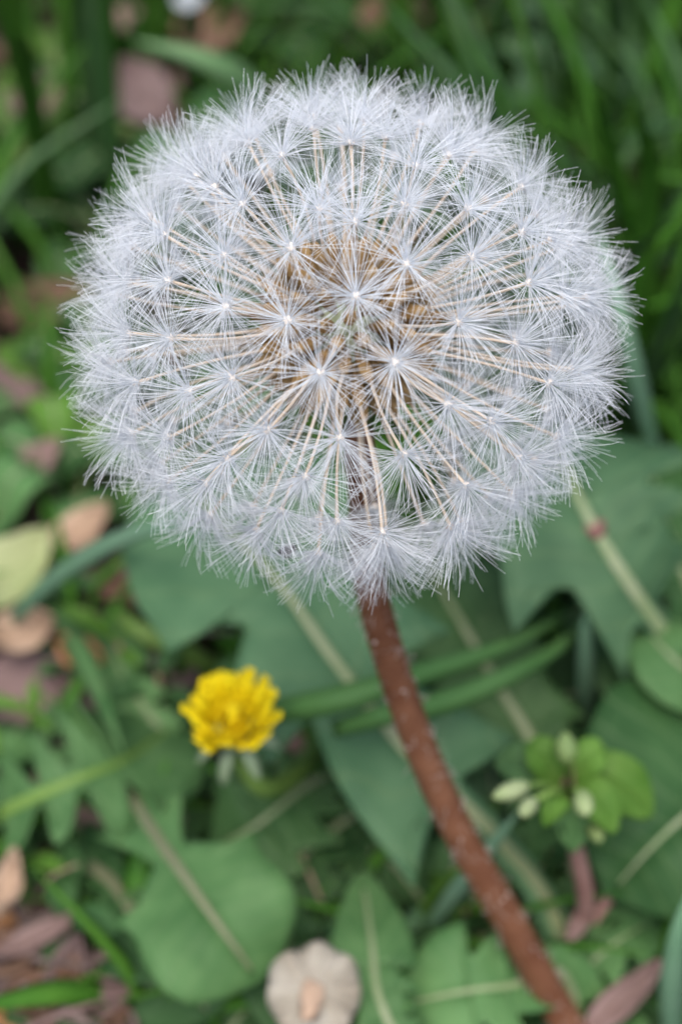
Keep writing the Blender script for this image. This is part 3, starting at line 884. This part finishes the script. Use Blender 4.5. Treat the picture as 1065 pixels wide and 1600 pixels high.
for k in range(34):                                                  # the litter heap in front
    mt = random.choice(['dry_brown', 'dry_purple', 'dry_brown', 'dry_pink', 'dry_orange'])
    sz = rnd(0.014, 0.034)
    dry_leaf(rnd(-30, 200), rnd(1440, 1625), rnd(0.03, 0.10), sz * rnd(0.5, 0.9), sz * rnd(0.9, 1.6), rnd(0, 3.1), M[mt], 'small curled ' + {**SCR, 'dry_orange': 'rusty'}[mt] + ' leaf scrap in the twig heap',
             rnd(0.5, 1.3), 'leaf_scrap', 'dry leaf', {**SCR, 'dry_orange': 'rusty'}[mt] + ' scraps in the twig heap', 90 + k, (rnd(-0.6, 0.6), rnd(-0.6, 0.6)))

# ------------------------------------------------------------------ filler plants: small dandelion rosettes and oval-leaved weeds
def rosette(u, v, n, L, w, mats, label, group, seed, kind='lobed', rise=0.16):
    rs_ = random.Random(seed)
    c = P(u, v, 0.0)
    c.z = ground_z(c.x, c.y)
    root = empty('dandelion_rosette' if kind == 'lobed' else 'broadleaf_weed', c, label, 'weed', group)
    a0 = rs_.uniform(0, 6.28)
    for k in range(n):
        a = a0 + 2 * math.pi * k / n + rs_.uniform(-0.3, 0.3)
        d = Vector((math.cos(a), math.sin(a), 0))
        l_ = L * rs_.uniform(0.7, 1.15)
        rz = rise * rs_.uniform(0.6, 1.3)
        mt = M[rs_.choice(mats)]
        leaf([c - Vector((0, 0, 0.005)), c + d * l_ * 0.3 + Vector((0, 0, rz * 0.75)), c + d * l_ * 0.65 + Vector((0, 0, rz)), c + d * l_ + Vector((0, 0, rz * rs_.uniform(0.4, 0.95)))],
             w * rs_.uniform(0.8, 1.2), mt, M['midrib'], root, kind, 0.12 if kind == 'lobed' else 0.3, rs_.randint(3, 5), seed * 10 + k, 0.05, rs_.uniform(0.4, 0.65), ribr=0.006, hint=Vector((0, 0, 1)))
    return root


where = ['between the round-tipped leaf and the papery husk', 'midway between the yellow flower and the reddish stem', 'just left of the lowest bend of the reddish stem',
         'under the big rounded plantain leaf', 'behind the reddish stem, left of the budding sprig', 'under the round-tipped leaf', 'in front of the litter heap and twigs',
         'against the triangular-lobed leaf beside the large purple-brown dead leaf', 'under the pair of crossing grass blades, right of the stem', 'directly behind the top of the reddish stem',
         'under the arching pale blade, below the left fluff', 'beside the tan dry leaf with upturned edge', 'at the very foot of the reddish stem', 'behind the leaf with the red spot, among tall grass', 'beside the pinkish brown dry leaf, right of the stem foot']
gp = 'dandelion rosettes filling the lawn'
for k, (u, v, n, L, w) in enumerate([(470, 1430, 6, 0.20, 0.045), (560, 1320, 5, 0.18, 0.04), (700, 1480, 6, 0.20, 0.05), (960, 1490, 6, 0.20, 0.05), (740, 1200, 6, 0.20, 0.05),
                                     (270, 1400, 4, 0.13, 0.03), (300, 1680, 6, 0.22, 0.055), (20, 1320, 4, 0.14, 0.035), (860, 1010, 6, 0.25, 0.06), (640, 960, 5, 0.24, 0.06),
                                     (330, 800, 5, 0.18, 0.045), (190, 740, 4, 0.16, 0.04), (820, 1640, 6, 0.2, 0.05), (1010, 620, 6, 0.3, 0.06), (1040, 1480, 5, 0.2, 0.05)]):
    rosette(u, v, n, L, w, ['leaf', 'leaf', 'leaf_dark', 'leaf_blue'], 'toothed dandelion rosette growing flat ' + where[k], gp, 200 + k, 'lobed', 0.10)
where = ['with yellowish leaves beside the pale pink-tan dry leaf', 'with yellowish leaves beside the pinkish brown dead leaf', 'with bright leaves on the far left of the lawn',
         'with mixed green leaves in front of the bright-leaved weed', 'with dark leaves at the edge of the bare soil', 'half hidden behind the upper left fluff', 'with big bluish leaves among the tall grass',
         'with fresh green leaves beside the big bluish-leaved weed', 'with the biggest bluish leaves, at the back of the tall grass', 'with small bluish leaves low between tall grass tufts', 'between the dull purple dead leaf and the small pink-brown one',
         'behind the tan dry leaf with upturned edge', 'with dark leaves close behind the left fluff', 'behind the pale arching grass blade', 'under the pale arching grass blade, close to the fluff']
gp = 'oval-leaved weeds behind the head'
for k, (u, v, n, L, w, ms) in enumerate([(95, 165, 6, 0.14, 0.035, ['leaf_yellow', 'leaf_bright']), (140, 215, 5, 0.13, 0.032, ['leaf_yellow', 'leaf']), (50, 290, 6, 0.2, 0.06, ['leaf_bright', 'leaf']),
                                         (120, 300, 5, 0.16, 0.05, ['leaf', 'leaf_yellow']), (10, 345, 6, 0.20, 0.05, ['leaf', 'leaf_dark']), (170, 380, 6, 0.2, 0.055, ['leaf', 'leaf_dark']),
                                         (900, 60, 7, 0.26, 0.075, ['leaf_blue', 'leaf']), (960, 110, 6, 0.22, 0.06, ['leaf', 'leaf_blue']), (1030, 40, 7, 0.26, 0.08, ['leaf_blue']), (890, 170, 5, 0.2, 0.05, ['leaf_blue']),
                                         (80, 660, 5, 0.17, 0.045, ['leaf', 'leaf_bright']), (120, 790, 5, 0.16, 0.045, ['leaf', 'leaf_bright']), (160, 640, 5, 0.15, 0.04, ['leaf_dark', 'leaf']),
                                         (420, 60, 6, 0.22, 0.06, ['leaf', 'leaf_dark']), (250, 300, 6, 0.2, 0.05, ['leaf_dark', 'leaf'])]):
    rosette(u, v, n, L, w, ms, 'small oval-leaved weed ' + where[k], gp, 400 + k, 'oval', 0.14)

# seedlings and bits of straw that crowd the gaps
for k in range(38):
    u, v = rnd(-20, 1080), rnd(940, 1620)
    c = P(u, v, 0.0)
    c.z = ground_z(c.x, c.y)
    kind_ = k % 3
    root = empty('seedling', c, ('tiny round-leaved seedling in a gap between the larger leaves', 'tiny narrow-leaved seedling in a gap between the larger leaves', 'tiny dark seedling in a gap between the larger leaves')[kind_],
                 'seedling', ('round-leaved seedlings', 'narrow-leaved seedlings', 'dark seedlings')[kind_])
    top_ = c + Vector((rnd(-0.02, 0.02), rnd(-0.02, 0.02), rnd(0.06, 0.17)))
    mb = MB()
    mb.tube(spline([c - Vector((0, 0, 0.01)), c.lerp(top_, 0.5) + Vector((rnd(-0.01, 0.01), rnd(-0.01, 0.01), 0)), top_], 7), [0.0035] * 7, 6)
    mb.build('stem', M['pinkstem'] if k % 2 else M['rootstem'], root)
    a0 = rnd(0, 6.28)
    for j in range(random.randint(4, 7)):
        a = a0 + j * 2.4
        hgt = c.lerp(top_, 1 - 0.13 * j)
        d = Vector((math.cos(a), math.sin(a), rnd(-0.1, 0.7)))
        L = rnd(0.04, 0.085)
        leaf([hgt, hgt + d * L * 0.5 + Vector((0, 0, 0.010)), hgt + d * L], L * ((0.30, 0.16, 0.24)[kind_]), M[('leaf', 'leaf_bright', 'leaf_dark')[kind_]], M['rootstem'], root, 'oval', 0.1, 3, k * 9 + j, ribr=0.0018, hint=Vector((0, 0, 1)), cup=0.3)
for k in range(16):
    u, v = rnd(0, 1065), rnd(900, 1600)
    a, L = rnd(-1.2, 1.2), rnd(70, 190)
    z0 = rnd(0.03, 0.14)
    pts = [P(u - math.cos(a) * L / 2, v + math.sin(a) * L / 2, 0.0), P(u + rnd(-12, 12), v + rnd(-12, 12), z0), P(u + math.cos(a) * L / 2, v - math.sin(a) * L / 2, z0 + rnd(-0.02, 0.05))]
    mb = MB()
    r0 = rnd(0.0022, 0.0048)
    mb.tube(spline(pts, 9), [r0 * (1 - 0.06 * i) for i in range(9)], 6)
    tag(mb.build('straw', M[random.choice(['dry_tan', 'twig', 'pinkstem'])], origin=pts[0]), 'thin dry straw poking up between the low leaves', 'straw', 'dry straws between the leaves')

random.seed(31)
# ------------------------------------------------------------------ grass: tufts of separate blades
gm = []
for k in range(14):
    mb = MB()
    L = 1.0
    bx = rnd(0.05, 0.5)
    blade_mesh(mb, [(0, 0, 0), (bx * 0.08, 0, 0.35), (bx * 0.4, 0, 0.68), (bx, rnd(-0.05, 0.05), 1.0 - 0.35 * bx)], rnd(0.017, 0.028), Vector((1, 0, 0.2)), 11)
    gm.append([mb.mesh('blade', M['grass']), mb.mesh('blade', M['grass']), mb.mesh('blade', M['grass_pale']), mb.mesh('blade', M['leaf_dark'])])


def tuft(c, n, h, spread, label, group, seed, mix=(0, 0, 1, 3, 3)):
    rs_ = random.Random(seed)
    root = empty('grass_tuft', c, label, 'grass', group)
    for k in range(n):
        o = put('blade', gm[rs_.randrange(len(gm))][rs_.choice(mix)], root)
        a = rs_.uniform(0, 6.28)
        rr = spread * math.sqrt(rs_.random())
        L = h * rs_.uniform(0.6, 1.15)
        wd = rs_.uniform(0.8, 1.25)
        o.matrix_local = (Matrix.Translation((rr * math.cos(a), rr * math.sin(a), -0.01)) @ Matrix.Rotation(a + rs_.uniform(-0.8, 0.8), 4, 'Z')
                          @ Matrix.Rotation(rs_.uniform(-0.05, 0.36), 4, 'Y') @ Matrix.Rotation(rs_.uniform(-1.2, 1.2), 4, 'Z') @ Matrix.Diagonal((wd * 0.9, wd * 0.9, L, 1)))
    return root


lab_r = ('tall dense tuft of bright green grass in the lawn to the right of the head', 'tall tuft of green grass in the lawn straight behind the head')
for k in range(30):
    if k < 21:
        x, y = rnd(0.25, 1.35), rnd(0.75, 2.7)
    else:
        x, y = rnd(-0.55, 0.5), rnd(1.35, 2.8)
    tuft(Vector((x, y, ground_z(x, y))), 11, rnd(0.6, 1.05), 0.12, lab_r[k >= 21], ('tall grass tufts at the right', 'tall grass tufts straight behind')[k >= 21], 700 + k)
lab_l = 'low sparse tuft of dark grass in the weedy patch left of the head'
for k in range(18):
    x, y = (rnd(-1.3, -0.45), rnd(0.6, 2.6)) if k < 10 else (rnd(-2.0, -0.8), rnd(1.2, 3.4))
    tuft(Vector((x, y, ground_z(x, y))), 7, rnd(0.35, 0.65), 0.10, lab_l, 'sparse grass tufts left of the head', 760 + k, (0, 3, 3, 2))
lab_n = 'small tuft of short grass between the dandelion leaves'
for k, (u, v) in enumerate([(470, 1080), (660, 1330), (830, 1450), (960, 1120), (520, 1480), (60, 1250), (760, 980), (220, 1560), (1020, 1440), (330, 960)]):
    c = P(u, v, 0)
    c.z = ground_z(c.x, c.y)
    tuft(c, 6, rnd(0.16, 0.26), 0.06, lab_n, 'short grass tufts among the leaves', 800 + k)

# short ground cover that nobody could count
g = MB()
for i in range(3600):
    p = visible_xy(0.0)
    if p.y < 0.5 and random.random() < 0.88:
        continue
    if p.x < -0.25 and random.random() < 0.75:
        continue
    h = rnd(0.08, 0.30)
    a = rnd(0, 6.28)
    d = Vector((math.cos(a), math.sin(a), 0))
    b = Vector((p.x, p.y, ground_z(p.x, p.y) - 0.005))
    blade_mesh(g, [b, b + d * h * 0.12 + Vector((0, 0, h * 0.6)), b + d * h * rnd(0.3, 0.7) + Vector((0, 0, h * rnd(0.75, 1.0)))], rnd(0.007, 0.014), d + Vector((0, 0, 0.2)), 5)
tag(g.build('ground_cover', M['grass']), 'short fine grass and sprouts covering the soil of the lawn', 'grass', kind='stuff')
